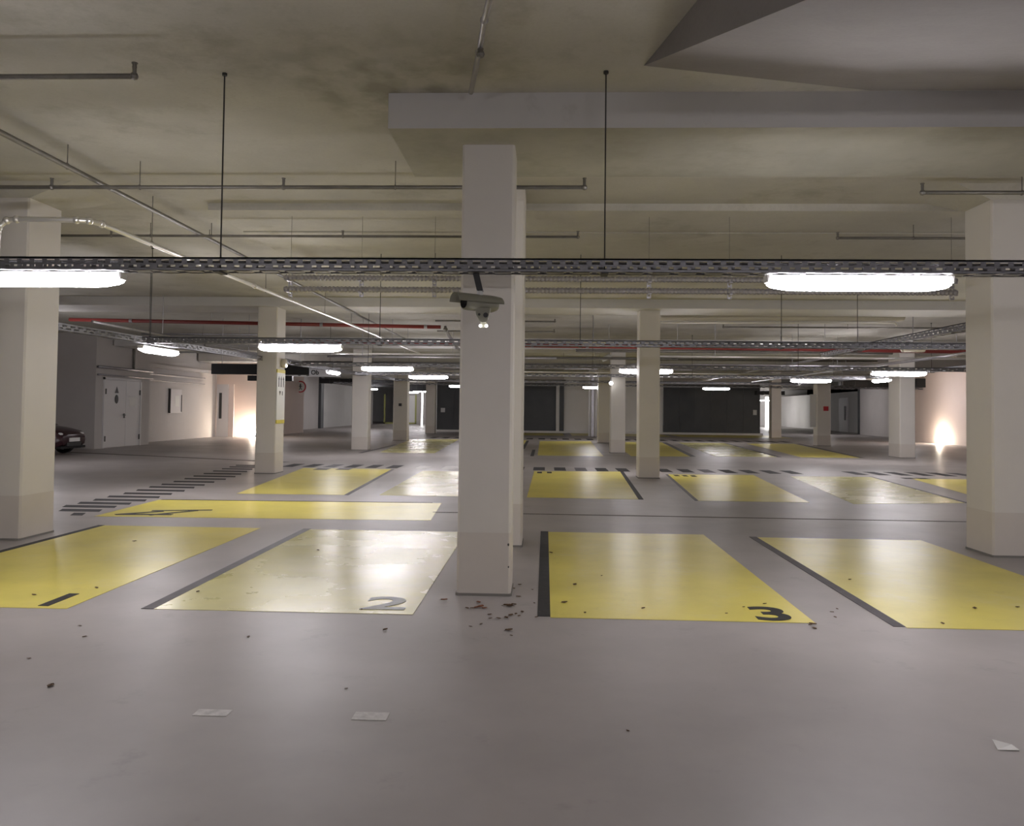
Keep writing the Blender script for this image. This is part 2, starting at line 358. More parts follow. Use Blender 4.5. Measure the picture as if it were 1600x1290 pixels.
bay('far row yellow bay second from the right', [(9.2, 30.1), (11.3, 30.2), (12.7, 42.8), (10.2, 42.3)], edges=[(ed((11.3, 30.2), (12.9, 43.1), .18), 'edge')], group=g)
g = 'yellow parking bays at the foot of the gates'
bay('thin yellow bay strip under the left gate', rect(-3.2, 1.2, 51.6, 57.4), group=g)
bay('thin yellow bay strip between the gates', rect(1.7, 7.9, 52.0, 57.4), group=g)
bay('thin yellow bay strip along the foot of the right gate', rect(8.5, 15.4, 52.0, 57.4), group=g)

# zebra crossing going back on the left
zb = [(112, 132, 803), (92, 160, 797), (97, 184, 791), (120, 207, 786), (144, 231, 781), (166, 252, 776), (191, 271, 771), (211, 291, 766), (231, 306, 761),
      (250, 322, 757), (269, 337, 752.5), (286, 355, 748), (300, 370, 744), (316, 379, 740), (331, 388, 736), (345, 396, 732.5), (357, 402, 729.5), (367, 408, 727)]
z0 = at(231, 761, z=0)
t = thing('zebra_crossing', 'zebra crossing of black bars running back along the left aisle', 'floor marking', (z0[0], z0[1], 0))
for a, b, y in zb:
    p = at(a, y, z=0); r = at(b, y, z=0); d = .135
    ym = (p[1]+r[1])/2-z0[1]
    tag(MB().prism([(p[0]-z0[0]+.05, ym-d), (r[0]-z0[0]+.05, ym-d), (r[0]-z0[0]-.05, ym+d), (p[0]-z0[0]-.05, ym+d)], .0006, .003).build('stripe', 'black', t), None, None)
# rows of short bars across
t = thing('zebra_crossing', 'row of short black bars crossing behind the middle bays', 'floor marking', (2, 22.5, 0))
x = -7.05; i = 0
while x < 13:
    if not (-.9 > x > -3.7 or 6.6 < x < 8.0):
        MB().box(x-2, x-2+.31, -.62, .55, .0006, .003).build('stripe', 'black' if i % 6 not in (2,) else 'edge', t)
    x += .562; i += 1
t = thing('zebra_crossing', 'row of bars coloured white for the lamp glare left of the centre column', 'floor marking', (-2.3, 22.4, 0))
for x in (-3.45, -2.75, -2.05, -1.4):
    MB().box(x+2.3, x+2.3+.33, -.55, .55, .0006, .003).build('stripe', 'wallwhite', t)  # white stands in for lamp glare on these bars
t = thing('zebra_crossing', 'distant row of black bars crossing behind the far bays', 'floor marking', (4, 45.5, 0))
x = -6.3
while x < 13.5:
    MB().box(x-4, x-4+.36, -.9, .9, .0006, .003).build('stripe', 'black', t); x += .66
# joints and painted lines
struct('trim_2', MB().prism([(-1.72, 12.72), (-1.72, 12.78), (10, 12.62), (10, 12.56)], .0006, .0035), 'joint', 'dark joint line across the floor behind the front bays')
struct('trim_3', MB().prism([(-16, 27.0), (-7.5, 23.6), (-7.4, 23.75), (-16, 27.3)], .0006, .0035), 'joint', 'dark seam in the floor at the left')
tag(MB().box(-.98, -.80, 4.25, 4.36, .0006, .002).build('tape_residue', 'tape'), 'pale rectangular tape patch on the bare floor, brighter right one of two', 'floor mark')
tag(MB().box(-1.81, -1.63, 4.25, 4.34, .0006, .002).build('tape_residue', 'tape'), 'pale rectangular tape patch on the bare floor, fainter left one of two', 'floor mark')
# paper
p = MB().add([(-.05, -.04, .001), (.05, -.045, .004), (.055, .03, .001), (-.03, .045, .018), (-.05, -.04, .003), (.05, -.045, .006), (.055, .03, .003), (-.03, .045, .020)],
             [(0, 2, 1), (0, 3, 2), (4, 5, 6), (4, 6, 7), (0, 1, 5, 4), (1, 2, 6, 5), (2, 3, 7, 6), (3, 0, 4, 7)])
o = p.build('paper_scrap', 'paper', origin=(0, 0, 0)); o.location = (2.223, 4.123, .0005); tag(o, 'folded white paper scrap on the floor at lower right', 'paper')

# ---------------------------------------------------------------- leaves
def leaf_mesh(m):
    mb = MB(); n = 9; L = .05
    top = []; bot = []; mid = []
    for i in range(n):
        u = i/(n-1); w = .016*math.sin(PI*u)**.7*(1+.25*(i % 2)); x = (u-.5)*L; zc = .002+.006*abs(u-.5)
        mid.append((x, 0, zc)); top.append((x, w, zc+.006)); bot.append((x, -w, zc+.005))
    mb.add(mid+top+bot, [f for i in range(n-1) for f in ((i, i+1, n+i+1, n+i), (2*n+i, 2*n+i+1, i+1, i))])
    mb.tube([(L*.5, 0, .004), (L*.72, .004, .003)], .0009, 5)
    o = mb.build('fallen_leaf', m, origin=(0, 0, 0)); o.modifiers.new('thick', 'SOLIDIFY').thickness = .0008
    return o
lb = leaf_mesh('leafbrown'); lr = leaf_mesh('leafred'); ub = [0, 0]
def put(red, px, py, s, label, group):
    src = lr if red else lb
    o = src if not ub[red] else src.copy()
    if ub[red]: C.objects.link(o)
    ub[red] = 1
    x, y, _ = at(px, py, z=0)
    o.location = (x, y, .004 if on_paint(x, y) else .001); o.rotation_euler = (0, 0, random.uniform(0, 6.28)); o.scale = (s, s, s)
    tag(o, label, 'leaf', group)
def on_paint(x, y): return 6.3 < y < 10.9
for px, py, s in ((748, 942, 1.0), (751, 949, 1.3), (745, 950, 1.1), (757, 951, .9)):
    put(1, px, py, s, 'reddish brown leaf in the little heap before the centre column', 'reddish leaves before the centre column')
put(1, 694, 938, 1.1, 'lone orange brown leaf left of the centre column foot', None)
for px, py, s in ((730, 951, .8), (738, 951, .8), (794, 947, 1.5), (797, 948, 1.1), (803, 945, .9), (765, 961, .7), (766, 967, .6), (779, 967, .8), (791, 966, .9),
                  (798, 962, .9), (806, 960, .7), (752, 975, .5), (735, 979, .5), (795, 985, 1.2), (799, 993, .5), (810, 933, .8), (812, 914, .6), (803, 920, .6),
                  (816, 957, .8), (811, 963, .6), (838, 965, .6), (832, 922, .5), (835, 943, .5)):
    put(0, px, py, s, 'small dark dry leaf scattered around the foot of the centre column', 'dry leaves around the centre column')
for px, py, s in ((898, 914, 1.0), (882, 942, 1.1), (1005, 951, .8), (861, 864, 1.0), (1195, 944, .7), (1162, 949, .5), (1135, 959, .5), (914, 958, .6), (940, 900, .5)):
    put(0, px, py, s, 'small dry leaf lying on the yellow bay numbered 3', 'dry leaves on bay 3')
for px, py, s in ((1270, 976, 1.1), (1273, 982, .8), (1266, 977, .7), (1300, 957, .6), (1305, 965, .6), (1308, 952, .5)):
    put(0, px, py, s, 'small dry leaf on the grey strip between bay 3 and the bay right of it', 'dry leaves beside bay 3')
for px, py, s in ((1523, 951, .9), (1473, 975, .8), (1328, 906, .7), (1590, 949, .7)):
    put(0, px, py, s, 'small dry leaf lying on the front yellow bay cut by the photo edge', 'dry leaves on the right bay')
for px, py, s in ((497, 860, .8), (309, 925, .8), (565, 953, .6)):
    put(0, px, py, s, 'small dark leaf on the pale yellow bay numbered 2', 'dry leaves on bay 2')
for px, py, s in ((53, 930, .8), (210, 846, .9), (151, 919, .8)):
    put(0, px, py, s, 'small brown leaf on the yellow bay numbered 1', 'dry leaves on bay 1')
for px, py, s in ((79, 1072, 1.0), (132, 995, .6), (125, 978, .5), (45, 1029, .5), (602, 984, .9), (388, 995, .6), (541, 1076, .4), (981, 1142, .4)):
    put(0, px, py, s, 'dark leaf speck on the open grey floor in the foreground', 'dark specks on the foreground floor')

# ---------------------------------------------------------------- luminaires
def fixture_proto():
    L = .68
    t = thing('fluorescent_lamp', 'lamp', 'lamp')
    MB().box(-L+.03, L-.03, -.034, .034, -.03, 0).build('housing', 'housing', t, bevel=.008)
    # diffuser : tub with sloping ends
    pr = [(-.032, -.012), (-.058, -.030), (-.070, -.060), (-.055, -.100), (-.02, -.116), (.02, -.116), (.055, -.100), (.070, -.060), (.058, -.030), (.032, -.012)]
    secs = [(-L+.012, .55), (-L+.035, .72), (-L+.13, .93), (-L+.21, 1), (L-.21, 1), (L-.13, .93), (L-.035, .72), (L-.012, .55)]
    mb = MB(); n = len(pr); vs = []
    for x, k_ in secs:
        for y, z in pr: vs.append((x, y*(.6+.4*k_), -.04+(z+.04)*k_))
    mb.add(vs, [(i*n+j, i*n+j+1, (i+1)*n+j+1, (i+1)*n+j) for i in range(len(secs)-1) for j in range(n-1)]+[tuple(range(n))[::-1], tuple(range((len(secs)-1)*n, len(secs)*n))])
    mb.build('diffuser', 'tube', t, smooth=True)
    for s in (-1, 1):
        MB().box(min(s*(L-.015), s*(L+.012)), max(s*(L-.015), s*(L+.012)), -.05, .05, -.06, -.004).build('end_cap', 'white', t, bevel=.006)
        MB().box(s*.42-.02, s*.42+.02, -.04, .04, -.016, .006).build('clip', 'galv', t)
    return t
proto = fixture_proto(); first = [True]
def fixture(x, y, z, label, rz=0, rod=False):
    if first[0]: o = proto; first[0] = False
    else: o = dup(proto)
    o.location = (x, y, z); o.rotation_euler = (0, 0, rz)
    tag(o, label, 'lamp', 'fluorescent lamps under the cable trays')
    if rod:
        for s in (-.42, .42): MB().tube([(s, 0, 0), (s, 0, CZ-z)], .008, 6).build('hanger_rod', 'galv', o)
def tz(y): return 2.615+.006*max(0, y-13)+(.02 if y < 8 else 0)     # the trays rise slightly with the building
YT = [6.15, 13.3, 21.2, 28.4, 36.0, 42.5]
fl = [(-3.98, 6.28, 'big lit lamp at the left edge of the photo, under the nearest cable tray'),
      (2.34, 6.28, 'big lit lamp at the right under the nearest cable tray'),
      (-4.0, 13.3, 'lit lamp in front of the arrow board column, second tray'),
      (-4.09, 21.2, 'lit lamp hung on the third tray, left of the centre column'),
      (2.56, 21.2, 'lit lamp passing behind the right-centre column'),
      (8.9, 21.2, 'lit lamp in front of the right third row column'),
      (-4.05, 28.4, 'lit lamp on the fourth tray, close to the left of the centre column'),
      (9.0, 28.4, 'lit lamp left of the fourth row column at the right'),
      (-4.3, 42.5, 'small lit lamp touching the left side of the centre column'),
      (2.6, 42.5, 'small lit lamp in the glare beside the overlapping columns'),
      (8.7, 42.5, 'small lit lamp in front of the anthracite gate')]
for x, y, l in fl: fixture(x, y, tz(y) if y < 28 else tz(y)+.03, l)
fixture(-6.85, 14.35, 2.62, 'lit lamp running lengthwise under the left aisle tray, nearest', PI/2)
fixture(-6.85, 26.4, 2.78, 'lit lamp running lengthwise beside the hanging exit lettering', PI/2)
fixture(11.0, 27.5, 2.74, 'lit lamp running lengthwise left of the right third row column', PI/2)
fixture(-13.2, 61.2, 3.05, 'tiny lit lamp beside the third row column at left', rod=True)
fixture(-10.6, 70.0, 3.1, 'tiny lit lamp in front of the dark lattice duct', rod=True)
fixture(-13.0, 80.0, 3.2, 'tiny lit lamp in the far left lobby', rod=True)
fixture(24.2, 92.0, 2.95, 'tiny lit lamp in the gap right of the anthracite gate', rod=True)
fixture(14.4, 60.5, 3.05, 'tiny lit lamp low beside the fourth row column at the right', rod=True)
fixture(19.85, 60.0, 2.95, 'added fill lamp hidden behind the fourth row column at the right', PI/2, rod=True)  # added to brighten the white walls at the far right
fixture(18.95, 44.0, 2.8, 'added fill lamp hidden behind the third row column at the right, near the warm wall', PI/2, rod=True)  # unseen extra lamp, put in to light the right pink wall
fixture(-13.4, 40.0, 2.75, 'added fill lamp hidden behind the arrow board column, near the warm wall', PI/2, rod=True)  # added out of sight for the left pink wall and its neighbours
fixture(-10.45, 58.0, 2.9, 'added fill lamp hidden behind the fourth row column at the left', PI/2, rod=True)  # extra lamp placed behind the column to lift the far left walls
fixture(-13.3, 20.6, 2.75, 'added fill lamp hidden behind the big left column, over the parked car', rod=True)  # added out of sight to light the dark wall behind the car
fixture(14.6, 20.6, 2.75, 'added fill lamp out of view on the right, beyond the big right column', rod=True)  # added off screen to light the right side
fixture(8.9, 6.28, tz(6.15), 'lit lamp out of the photo to the right')
fixture(8.9, 13.3, tz(13.3), 'lit lamp out of view behind the right column')
for x in (-3.93, 2.29, 8.9): fixture(x, -1.2, tz(0), 'lit lamp on the ceiling behind the viewer, %s one' % ('left', 'middle', 'right')[(x > 0)+(x > 5)])

# ---------------------------------------------------------------- cable trays
def tray(name_label, length, axis, x, y, z, pitch=.1, h=.1, w=.16, rods=(), slots=True, m='tray'):
    t = thing('cable_tray', name_label, 'cable tray', (x, y, z), 0 if axis == 'x' else PI/2)
    mb = MB(); a = length/2
    for s in (-1, 1):
        y0, y1 = (s*w/2-.0015, s*w/2+.0015)
        mb.box(-a, a, min(y0, y0-s*.012), max(y1, y1-s*.012), h-.012, h).box(-a, a, y0, y1, h*.40, h*.52).box(-a, a, y0, y1, h*.80, h).box(-a, a, y0, y1, 0, h*.16)
        n = int(length/pitch)
        for i in range(n):
            u = -a+i*pitch
            mb.box(u, u+pitch*.40, y0, y1, h*.5, h*.82)
            mb.box(u+pitch*.5, u+pitch*(.80 if i % 3 else 1.1), y0, y1, h*.14, h*.42)
    n = int(length/(pitch*2))
    for i in range(n):
        u = -a+i*pitch*2; mb.box(u, u+pitch*1.3, -w/2, w/2, 0, .003)
    mb.box(-a, a, -w/2, -w/2+.03, 0, .0035).box(-a, a, w/2-.03, w/2, 0, .0035)
    mb.build('channel', m, t)
    for r in rods:
        u = (r-x) if axis == 'x' else (r-y)
        rb = MB().tube([(u, 0, .0), (u, 0, CZ-z)], .006, 6).tube([(u, 0, CZ-z-.02), (u, 0, CZ-z)], .02, 8)
        rb.box(u-.025, u+.025, -w/2, w/2, -.012, -.0).build('hanger_rod', 'dark', t)
    return t
t1 = tray('nearest cable tray crossing the whole view, perforated grey steel', 18.0, 'x', .2, 6.28, tz(6.15)+.006, rods=(-2.53, .44, 5.2, -6.3))
t2 = tray('second cable tray crossing in front of the arrow board column', 17.4, 'x', 2.1, 13.3, tz(13.3)+.006, pitch=.14, rods=(-6.5, -2.7, .55, 3.75))
tray('third cable tray crossing behind the right-centre column', 17.4, 'x', 2.1, 21.2, tz(21.2)+.006, pitch=.2, rods=(-4.6, -1.5, 1.2, 6.4))
tray('fourth cable tray with a pale row of slots', 17.4, 'x', 2.1, 28.4, tz(28.4)+.036, pitch=.25, rods=(-6, -2, 5))
tray('fifth cable tray far back', 17.4, 'x', 2.1, 36.0, tz(36.0)+.036, pitch=.3, rods=(-6, 5))
tray('sixth cable tray, the most distant one before the gates', 30, 'x', 4, 42.5, tz(42.5)+.036, pitch=.3, rods=(-6, 5, 12))
tray('lengthwise cable tray over the left aisle carrying a lamp', 28, 'y', -6.86, 25, 2.755, pitch=.2, rods=(14, 20, 26, 32, 38)).rotation_euler = (0, -.0085, PI/2)
tray('lengthwise cable tray on the right, running back from the big right column', 7, 'y', 5.95, 14.4, 2.79, pitch=.15, rods=(11.4, 16))
tray('lengthwise cable tray at the far right over the right lamp', 24, 'y', 11.0, 24.5, 2.79, pitch=.2, rods=(16, 24, 32))

# ---------------------------------------------------------------- pipes
def sprinkler(label, pts, heads=(), hang=(), r=.021, m='pipe', nipple=.09):
    c = pts[0]
    t = thing('sprinkler_pipe', label, 'pipe', tuple(c))
    mb = MB().tube([Vector(p)-Vector(c) for p in pts], r, 10)
    for p in pts[1:-1]: mb.ball(tuple(Vector(p)-Vector(c)), r*1.45, 10)
    mb.build('pipe', m, t, smooth=True)
    for h in heads:
        q_ = Vector(h)-Vector(c)
        hb = MB().tube([q_, q_+Vector((0, 0, nipple))], r*.75, 8).ball(tuple(q_), r*1.5, 8)
        hb.tube([q_+Vector((0, 0, nipple)), q_+Vector((0, 0, nipple+.008))], .022, 10).tube([q_+Vector((0, 0, nipple-.03)), q_+Vector((0, 0, nipple-.02))], .017, 8)
        hb.build('sprinkler_head', 'pipe', t)
    for h in hang:
        q_ = Vector(h[:3])-Vector(c)
        MB().tube([q_, (q_.x, q_.y, CZ-c[2] if len(h) < 4 else h[3]-c[2])], .005, 6).tube([q_-Vector((.006, 0, 0)), q_+Vector((.006, 0, 0))], r*1.35, 10).build('hanger', 'pipe', t)
    return t
sprinkler('near sprinkler pipe stub at the upper left with upright end head', [(-9, 5.72, 3.95), (-2.96, 5.72, 3.95)], [(-2.96, 5.72, 3.95)], [(-6, 5.72, 3.95)], r=.02)
sprinkler('long sprinkler pipe crossing above the big left column and behind the centre column', [(-9.5, 8.56, 3.92), (.385, 8.56, 3.92)], [(-2.79, 8.56, 3.92), (.385, 8.56, 3.92), (-5.3, 8.56, 3.92)], [(-4.34, 8.56, 3.92), (-1.6, 8.56, 3.92)])
sprinkler('sprinkler pipe ending left of the top of the big right column', [(3.93, 8.76, 3.92), (9, 8.76, 3.92)], [(3.93, 8.76, 3.92)], [(4.95, 8.76, 3.92)])
sprinkler('second sprinkler pipe, one bay further, left part behind the centre column', [(-12, 11.08, 3.93), (.416, 11.08, 3.93)], [(-2.78, 11.08, 3.93), (.416, 11.08, 3.93), (-6.0, 11.08, 3.93)], [(-5.45, 11.08, 3.93, 4.11), (-4.6, 11.08, 3.93, 4.11)], r=.018, nipple=.07)
sprinkler('second sprinkler pipe, one bay further, right part with upright end', [(3.87, 11.1, 3.93), (9, 11.1, 3.93)], [(3.87, 11.1, 3.93)], [(4.86, 11.1, 3.93, 4.11)], r=.018, nipple=.07)
sprinkler('sprinkler pipe just above the nearest cable tray, ending right of the centre column', [(-4.2, 13.22, 3.92), (.4, 13.22, 3.92)], [(.4, 13.22, 3.92)], [(-1.8, 13.22, 3.92, 4.11)], r=.018, nipple=.07)
sprinkler('short distant sprinkler stub right of the centre column, upper', [(-3, 22.2, 3.975), (.235, 22.2, 3.975)], [(.235, 22.2, 3.975)], [], r=.022, nipple=.06)
sprinkler('short distant sprinkler stub right of the centre column, lower', [(-3, 22.6, 3.74), (.22, 22.6, 3.74)], [(.22, 22.6, 3.74)], [(-1, 22.6, 3.74)], r=.022, nipple=.06)
sprinkler('distant sprinkler pipe under the cream pipe at right', [(4.73, 22.2, 3.86), (14, 22.2, 3.88)], [(4.73, 22.2, 3.86)], [(8, 22.2, 3.86)], r=.022, nipple=.06)
sprinkler('slanting pipe hanging from the ceiling above the centre column', [(-.615, 6.46, 4.11), (-.49, 5.72, 4.11), (-.42, 5.25, 4.11), (-.2, 4.1, 4.11)], [(-.472, 5.62, 4.05)], [], r=.02, m='galv', nipple=.03)
# two lengthwise pipes
sprinkler('dark supply pipe running lengthwise along the left of the ceiling', [(-4.80, -2, 3.98), (-4.80, 6.5, 3.98), (-4.78, 28, 3.95)], [], [(-4.8, y, 3.98, 4.2 if y < 10.2 else 4.11) for y in (4.2, 8.0, 11.5, 15)], r=.026, m='pipe')
sprinkler('bright zinc pipe bending from the big left column and running back', [(-5.93, 8.6, 2.2), (-5.93, 8.64, 3.5), (-5.85, 8.66, 3.585), (-5.75, 8.67, 3.6), (-5.1, 8.70, 3.6), (-4.98, 8.74, 3.6), (-4.93, 8.9, 3.6), (-4.85, 13.5, 3.6), (-4.72, 18.6, 3.6), (-4.6, 30, 3.6)],
          [], [(-4.9, 10.0, 3.6, 4.2), (-4.84, 14, 3.6, 4.11), (-4.75, 17.5, 3.6)], r=.03, m='shiny')
sprinkler('thin conduit lengthwise below the red pipe', [(-2.7, 22.0, 3.72), (-2.58, 23.6, 3.37), (-2.5, 36, 3.30)], [(-2.7, 22.0, 3.72)], [], r=.045, m='galv')
sprinkler('short galvanised pipe run crossing left above the double door', [(-13, 26.0, 3.9), (-8.6, 26.0, 3.9)], [], [(-11, 26, 3.9)], r=.03, m='galv')

def pipe(label, pts, r, m, name='pipe', couplings=(), hang=(), cat='pipe'):
    c = Vector(pts[0]); t = thing(name, label, cat, tuple(c))
    MB().tube([Vector(p)-c for p in pts], r, 14).build('tube', m, t, smooth=True)
    for p in couplings:
        q_ = Vector(p)-c; MB().tube([q_-Vector((.04, 0, 0)), q_+Vector((.04, 0, 0))], r*1.18, 14).build('coupling', 'galv', t)
    for p in hang:
        q_ = Vector(p)-c; MB().tube([q_, (q_.x, q_.y, CZ-c.z)], .008, 6).build('hanger', 'galv', t)
    return t
pipe('upper dark red pipe crossing left of the centre column', [(-12.9, 21.8, 3.90), (-2.8, 21.8, 3.765)], .05, 'red', 'red_pipe', [(-11.2, 21.8, 3.877), (-6.0, 21.8, 3.808), (-3.2, 21.8, 3.77)], [(-9, 21.8, 3.85), (-5.2, 21.8, 3.8)])
pipe('lower dark red pipe crossing behind the centre column to the far right', [(-7.5, 24, 3.52), (12.6, 24, 3.385)], .062, 'red', 'red_pipe', [(-3.4, 24, 3.49), (-.4, 24, 3.47), (1.2, 24, 3.46)], [(-4.5, 24, 3.5), (3.8, 24, 3.44), (8.0, 24, 3.42)])
pipe('thick cream pipe right of the right-centre column with a bend at its end', [(2.9, 21.0, 3.955), (8.8, 21.0, 3.985), (8.93, 21.03, 4.0), (8.97, 21.12, 4.05), (8.97, 21.15, 4.10)], .072, 'cream', 'cream_pipe')
pipe('thin bright pipe beneath the cream pipe', [(2.9, 20.95, 3.835), (8.7, 20.95, 3.87), (8.76, 20.95, 3.80)], .028, 'shiny', 'zinc_pipe')
for i, (y, z, x0, x1, r, l) in enumerate([
        (26.5, 3.35, -12, -1.0, .03, 'thin pipe run behind the lower red pipe at left'),
        (33.5, 3.45, -10, 14, .05, 'long grey pipe run crossing far behind the fourth tray'),
        (35, 3.2, -10, 14, .04, 'long grey pipe run crossing under the fifth tray'),
        (38.5, 3.35, .5, 15, .06, 'bright pipe run above the anthracite gate at right'),
        (46, 3.5, -11, 18, .07, 'grey pipe run crossing before the gates, higher'),
        (50, 3.3, 2, 15, .06, 'bright pipe run close to the anthracite gate'),
        (24.6, 3.22, 3.0, 14.0, .03, 'thin zinc pipe below the lower red pipe at right')]):
    pipe(l, [(x0, y, z), (x1, y, z)], r, 'galv' if i % 2 else 'shiny', 'service_pipe', hang=[(x0+2, y, z), (x1-2, y, z)])
for i, (x, z, y0, y1, r, l) in enumerate([
        (8.2, 3.22, 24.8, 45, .04, 'lengthwise zinc pipe running back on the right'),
        (10.4, 3.1, 16, 40, .03, 'lengthwise zinc pipe farthest right'),
        (9.9, 3.05, 16, 40, .03, 'lengthwise zinc pipe second from the right'),
        (-8.4, 3.1, 20, 40, .035, 'lengthwise zinc pipe over the left aisle'),
        (-9.0, 3.25, 16, 34.5, .03, 'lengthwise thin pipe left of the left aisle tray')]):
    pipe(l, [(x, y0, z), (x, y1, z)], r, 'galv', 'service_pipe', hang=[(x, y0+3, z), (x, y1-4, z)])
for i in range(13):
    y = 23.2+i*1.75; z = (3.05, 3.4, 3.8, 3.2, 3.5)[i % 5]; x0 = (-6.2, .9, -5.5, 2.9)[i % 4]; x1 = x0+(6.5, 9.4, 14, 8, 11)[i % 5]
    o = pipe('thin grey service pipe crossing high under the distant ceiling', [(x0, y, z), (min(x1, 14), y, z)], (.03, .045, .025)[i % 3], ('galv', 'pipe', 'shiny')[i % 3], 'service_pipe', hang=[(x0+1, y, z), (min(x1, 14)-1, y, z)])
    o['group'] = 'thin service pipes under the distant ceiling'
# two corrugated conduits on brackets behind the nearest tray
for nm, z in (('upper', 3.285), ('lower', 3.135)):
    n = 330; x0, x1 = -3.42, 5.18
    pts = [(x0+(x1-x0)*i/n-x0, 0, 0) for i in range(n+1)]
    rr = [.042 if i % 2 else .031 for i in range(n+1)]
    t = thing('corrugated_conduit', nm+' corrugated zinc conduit crossing behind the nearest cable tray', 'conduit', (x0, 10.6, z))
    MB().tube(pts, rr, 8).build('hose', 'galv', t)
for i, (x, l) in enumerate(((-3.36, 'leftmost slotted bracket holding the corrugated conduits'), (-2.42, 'second slotted bracket holding the corrugated conduits, left of the centre column'), (-1.46, 'slotted conduit bracket nearest the left of the centre column'),
                            (1.32, 'slotted conduit bracket right of the centre column'), (2.35, 'slotted conduit bracket before the top of the right-centre column'), (5.15, 'rightmost slotted conduit bracket by the big right column'))):
    t = thing('conduit_bracket', l, 'bracket', (x, 10.66, 3.05))
    b = MB()
    top = .33
    for s in (-1, 1): b.box(s*.022-.004, s*.022+.004, 0, .03, 0, top)
    for j in range(int(top/.05)): b.box(-.022, .022, .026, .03, j*.05, j*.05+.025)
    b.box(-.02, .02, -.1, .0, .04, .052).box(-.02, .02, -.1, 0, .19, .202)
    b.build('slotted_channel', 'galv', t)
    MB().tube([(0, .02, top-.02), (0, .02, 4.11-3.05)], .0025, 6).build('hanger_rod', 'pipe', t)

# ---------------------------------------------------------------- security camera
t = thing('security_camera', 'olive grey security camera with sun shield in front of the centre column', 'camera', (-.53, 6.3, 2.42))
rot = Matrix.Rotation(math.radians(38), 4, 'Z')     # its nose points left and towards the viewer
sh = MB(); n = 14; Ls = .205; ro = .072; vs = []
for xx in (-Ls, -.02, .13, .205):
    for rr_ in (ro, ro-.004):
        for i in range(n+1):
            a = PI*(i/n); vs.append((xx, -math.cos(a)*rr_, math.sin(a)*rr_*(.85 if xx > .15 else .95)-.008))
m_ = n+1; fs = []
for s in range(3):
    for k_ in (0, 1):
        o0 = (2*s+k_)*m_; o1 = (2*(s+1)+k_)*m_
        for i in range(n): fs.append((o0+i, o0+i+1, o1+i+1, o1+i) if k_ == 0 else (o0+i+1, o0+i, o1+i, o1+i+1))
    for i in (0, n): fs.append((2*s*m_+i, (2*s+1)*m_+i, (2*s+3)*m_+i, (2*s+2)*m_+i))
for i in range(n): fs += [(i, m_+i, m_+i+1, i+1), (6*m_+i, 6*m_+i+1, 7*m_+i+1, 7*m_+i)]
sh.add(vs, fs).xf(rot).build('sun_shield', 'olive', t, smooth=True)
bd = MB().tube([(-.12, 0, -.012), (-.10, 0, -.012), (.13, 0, -.012), (.165, 0, -.005), (.185, 0, .0)], [.052, .058, .060, .052, .03], 16).xf(rot)
bd.build('housing', 'olive', t, smooth=True)
MB().tube([(-.125, 0, -.012), (-.119, 0, -.012)], .044, 16).xf(rot).build('lens_window', 'glassdark', t)
MB().tube([(.02, 0, .05), (.02, 0, .085)], .022, 12).box(-.002, .042, -.02, .02, .058, .09).build('mount_foot', 'housing', t)
MB().add([(x, y, z) for (z, cx) in ((.08, .022), (.218, -.012)) for x, y in ((cx-.024, -.02), (cx+.024, -.02), (cx+.024, .02), (cx-.024, .02))],
         [(3, 2, 1, 0), (4, 5, 6, 7)]+[(i, (i+1) % 4, 4+(i+1) % 4, 4+i) for i in range(4)]).build('arm', 'dark', t, bevel=.004)
kn = MB().add([(x, y, z) for (z, w, cx) in ((-.045, .06, .045), (-.10, .05, .045), (-.165, .022, .055)) for x, y in ((cx-w, -.045), (cx+w, -.045), (cx+w, .03), (cx-w, .03))],
              [(0, 1, 2, 3), (11, 10, 9, 8)]+[(4*s+(i+1) % 4, 4*s+i, 4*s+4+i, 4*s+4+(i+1) % 4) for s in range(2) for i in range(4)])
kn.build('junction_box', 'olive', t, bevel=.006)
MB().tube([(.02, -.05, -.10), (.02, -.043, -.10)], .010, 12).build('cable_gland', 'dark', t)
MB().tube([(.07, -.056, -.105), (.07, -.043, -.105)], .019, 14).build('hinge', 'dark', t)
for x in (.030, .076):
    tag(MB().tube([(x, -.055, -.187), (x, -.04, -.187)], .0105, 14).build('lamp_ring', 'dot', t), 'bright white ring', None)
MB().box(.03, .08, -.042, -.03, -.2, -.16).build('ring_plate', 'olive', t)
# small bullet camera on the third row column
t = thing('security_camera', 'small white bullet camera at the top left of the third row column', 'camera', (2.40, 31.1, 3.65))
MB().tube([(-.28, -.1, -.16), (0, 0, 0)], .09, 10).build('housing', 'white', t, smooth=True)
MB().box(-.02, .08, -.02, .25, -.02, .03).build('arm', 'white', t)
t = thing('security_camera', 'tiny dome camera on a bent arm in front of the overlapping columns', 'camera', (2.45, 31.0, 2.62))
MB().ball((0, 0, 0), .075, 12).build('dome', 'dot', t, smooth=True)  # no lamp: the brightness is a glow given to the dome
MB().tube([(0, 0, .08), (0, 0, .33), (.12, .32, .33)], .025, 8).build('arm', 'galv', t)

# emergency light boxes, unlit
for x, y, z, l in ((1.2, 21.0, 3.22, 'cream emergency light box right of the centre column'), (9.35, 21.4, 3.17, 'cream emergency light box above the right third row column')):
    t = thing('emergency_light', l, 'lamp', (x, y, z))
    MB().add([(sx*(.32 if zz else .27), sy*(.10 if zz else .07), zz*.12) for zz in (0, 1) for sx, sy in ((-1, -1), (1, -1), (1, 1), (-1, 1))],
             [(3, 2, 1, 0), (4, 5, 6, 7)]+[(i, (i+1) % 4, 4+(i+1) % 4, 4+i) for i in range(4)]).build('cover', 'cream', t, bevel=.02)
    MB().tube([(0, 0, .12), (0, 0, CZ-z)], .01, 6).build('hanger', 'galv', t)

